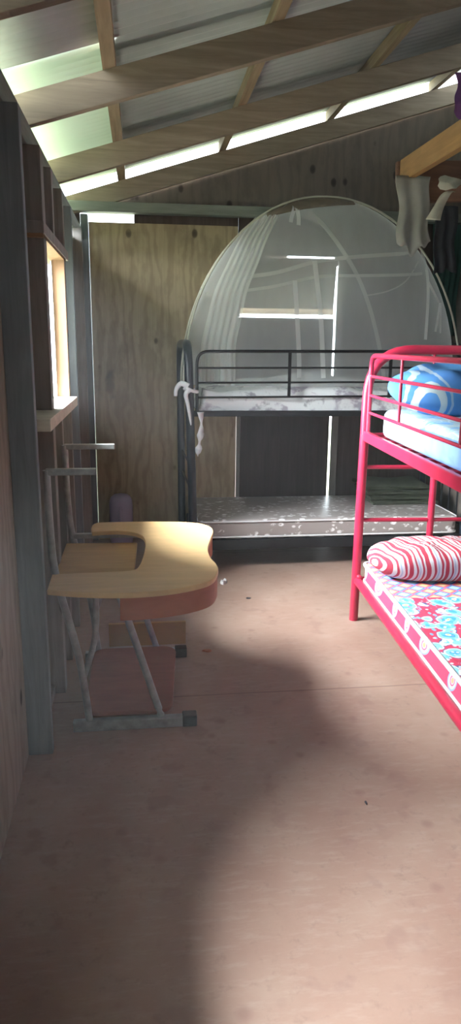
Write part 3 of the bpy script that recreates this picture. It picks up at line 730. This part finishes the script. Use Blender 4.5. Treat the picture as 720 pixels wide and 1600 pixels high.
# red-brown apron following the front and right edge
ap=[p for p in outc if not (p[0]<-.10 and True) ]
apf=[p for p in outc if p[0]>-.105 and p[1]<3.72]
m=MB(); n=len(apf); vs=[]
def inset(p,d):
    c=Vector((.05,3.25)); q=Vector(p); return q+(c-q).normalized()*d
for p in apf:
    a=inset(p,.006); b_=inset(p,.024); zt,zb=.722,.628
    vs += [(a.x,a.y,zt),(a.x,a.y,zb),(b_.x,b_.y,zb),(b_.x,b_.y,zt)]
m.add(vs,[(4*i+j,4*i+(j+1)%4,4*i+4+(j+1)%4,4*i+4+j) for i in range(n-1) for j in range(4)]+[(0,1,2,3),(4*n-1,4*n-2,4*n-3,4*n-4)])
obj('apron', m, M['apron'], dk, smooth=50, label='red-brown edge apron')
m=MB()
for k in range(len(cutc)-1): pass
obj('seat_board', MB().prism([(-.405,2.99),(-.05,2.97),(-.035,3.62),(-.405,3.64)],.655,.675), M['seat_wood'], dk, bevel=.006)
for y,s in ((2.92,1),(3.65,-1)):
    obj('upright', MB().tube(smooth_poly([(-.258,y,.05),(-.285,y,.30),(-.312,y,.45),(-.372,y,.72),(-.388,y,.90),(-.392,y,1.19)],5,False),.0165,10), M['steel'], dk, smooth=60)
    obj('arm', MB().box(-.395,-.19 if s>0 else -.14,y-.014,y+.014,1.168,1.196), M['steel'], dk, bevel=.004)
    obj('front_leg', MB().tube([(-.115,y+.03*s,.64),(.064,y+.01*s,.045)],.0165,10), M['steel'], dk, smooth=60)
    obj('top_bearer', MB().box(-.38,.20,y-.015,y+.015,.698,.722), M['steel'], dk)
    obj('seat_bearer', MB().box(-.37,-.04,y-.012+.06*s,y+.012+.06*s,.633,.655), M['steel'], dk)
    obj('brace', MB().tube(smooth_poly([(-.215,y+.03*s,.36+.30),(-.215,y+.03*s,.50),(-.235,y+.02*s,.38),(-.275,y+.005*s,.26)],5,False),.014,10), M['steel'], dk, smooth=60)
    ft=obj('foot_bar', MB().box(-.33,.205,y-.02,y+.02,.0,.048), M['steel'], dk, bevel=.004)
    obj('foot_cap', MB().box(.16,.225,y-.027,y+.027,.002,.056), M['steel_dark'], ft, bevel=.004)
rp=[]
for cx,cy,a0 in ((.09,3.54,0),(-.21,3.54,PI/2),(-.21,2.99,PI),(.05,2.99,1.5*PI)):
    for k in range(7): a=a0+k/6*PI/2; rp.append((cx+.07*math.cos(a), cy+.07*math.sin(a)))
obj('foot_plate', MB().prism(rp,.062,.084), M['foot'], dk, bevel=.005, label='red-brown foot plate')
obj('cross_board', MB().box(-.205,.226,3.735,3.755,.035,.17), M['seat_wood'], dk, bevel=.003, label='orange wooden cross board')

# ------------------------------------------------------------------ small things
c = thing('lavender_container', (-.19,5.98,0), 'lavender plastic container on the floor behind the desk', 'container')
obj('body', MB().lathe([(.085,0),(.095,.015),(.10,.06),(.10,.34),(.096,.385),(.084,.415),(.06,.435),(.02,.445)],(-.19,5.98,0),30), M['lavender'], c, smooth=50)
obj('handle', MB().tube(smooth_poly([(-.19,5.885,.12),(-.19,5.865,.20),(-.19,5.865,.28),(-.19,5.89,.35)],5,False),.012,8), M['lavender'], c, smooth=60)
def litter(name,x,y,sx,sy,h,mat,lab,seed):
    rnd=random.Random(seed); n=10; pl=[]
    for k in range(n): a=2*PI*k/n; r=.6+.5*rnd.random(); pl.append((x+sx*r*math.cos(a),y+sy*r*math.sin(a)))
    m=MB(); vs=[(px,py,0.0005) for px,py in pl]+[(x+(px-x)*.75,y+(py-y)*.75,h*(.4+.6*rnd.random())) for px,py in pl]
    m.add(vs,[tuple(range(n-1,-1,-1)),tuple(range(n,2*n))]+[(i,(i+1)%n,n+(i+1)%n,n+i) for i in range(n)])
    tag(obj(name,m,mat,smooth=40),lab,'litter')
litter('paper_scrap',.575,4.86,.035,.05,.03,M['white_cloth'],'crumpled white scrap on the floor beside the desk corner',1)
litter('dark_scrap',.706,4.523,.018,.016,.008,M['litter_dark'],'small dark scrap on the floor before the black bed',2)
litter('dark_chip',.823,2.274,.006,.014,.006,M['litter_dark'],'tiny dark chip on the bare floor in front of the desk',3)
litter('dry_leaf',.345,3.70,.03,.02,.012,M['apron'],'small brown scrap beside the far desk foot',5)

# thin scattering volume added to the room, imitating a lens-flare veil
t = NT('veil_haze'); t.N.remove(t.b)
vsn = t.n('ShaderNodeVolumeScatter'); vsn.inputs['Color'].default_value=(.93,.97,1,1); vsn.inputs['Density'].default_value=.0065; vsn.inputs['Anisotropy'].default_value=.2
t.L.new(vsn.outputs[0], t.out.inputs['Volume'])
hz = MB(); P=[(-.395,-1.5,.01),(2.74,-1.5,.01),(2.74,6.0,.01),(-.395,6.0,.01),(-.395,-1.5,rz(-.395)),(2.74,-1.5,rz(2.74)),(2.74,6.0,rz(2.74)),(-.395,6.0,rz(-.395))]
hz.add(P,[(0,3,2,1),(4,5,6,7),(0,1,5,4),(1,2,6,5),(2,3,7,6),(3,0,4,7)])
tag(obj('haze',hz,t.m),'faint haze volume added to the room to imitate a lens-flare veil','haze',kind='stuff')
# ------------------------------------------------------------------ light: an overcast white sky through the openings
w = bpy.data.worlds.new('sky'); scene.world = w; w.use_nodes = True
bg = w.node_tree.nodes['Background']; bg.inputs[0].default_value=(.84,.95,1.0,1); bg.inputs[1].default_value=.80
def portal(name, loc, rot, sx, sy):
    l = bpy.data.lights.new(name,'AREA'); l.shape='RECTANGLE'; l.size=sx; l.size_y=sy
    l.cycles.is_portal = True
    o = bpy.data.objects.new(name,l); COL.objects.link(o); o.location=loc; o.rotation_euler=rot; return o
portal('window_portal',(-.53,(W1[0]+W1[1])/2,(W1[2]+W1[3])/2),(0,-PI/2,0),W1[3]-W1[2],W1[1]-W1[0])
portal('window_portal',(-.53,(W2[0]+W2[1])/2,(W2[2]+W2[3])/2),(0,-PI/2,0),W2[3]-W2[2],W2[1]-W2[0])

sl = bpy.data.lights.new('hazy_sun','SUN'); sl.energy = 11.5; sl.angle = math.radians(62); sl.color=(.92,.98,1)
so = bpy.data.objects.new('hazy_sun',sl); COL.objects.link(so); so.location=(-5,1,4)
so.rotation_euler = Vector((1,.02,-.62)).to_track_quat('-Z','Y').to_euler()
# ------------------------------------------------------------------ camera
cam = bpy.data.cameras.new('camera'); co = bpy.data.objects.new('camera',cam); COL.objects.link(co); scene.camera = co
cam.sensor_fit='VERTICAL'; cam.sensor_height=36; cam.lens=1100/1600*36; cam.clip_start=.02
yaw,p,roll = math.radians(7.25),math.radians(13.4),math.radians(.6)
fw = Vector((math.sin(yaw)*math.cos(p),math.cos(yaw)*math.cos(p),-math.sin(p)))
r0 = Vector((math.cos(yaw),-math.sin(yaw),0)); u0 = r0.cross(fw)
r = r0*math.cos(roll)+u0*math.sin(roll); u = r.cross(fw)
mw = Matrix((r,u,-fw)).transposed().to_4x4(); mw.translation=(0,0,1.7); co.matrix_world = mw

vs = scene.view_settings
vs.view_transform='Standard'; vs.look='None'; vs.gamma=1; vs.use_curve_mapping=False
vs.exposure = 3.72
cy = scene.cycles
cy.use_denoising = True; cy.max_bounces=14; cy.diffuse_bounces=8; cy.transparent_max_bounces=24
try: cy.denoiser='OPENIMAGEDENOISE'
except Exception: pass
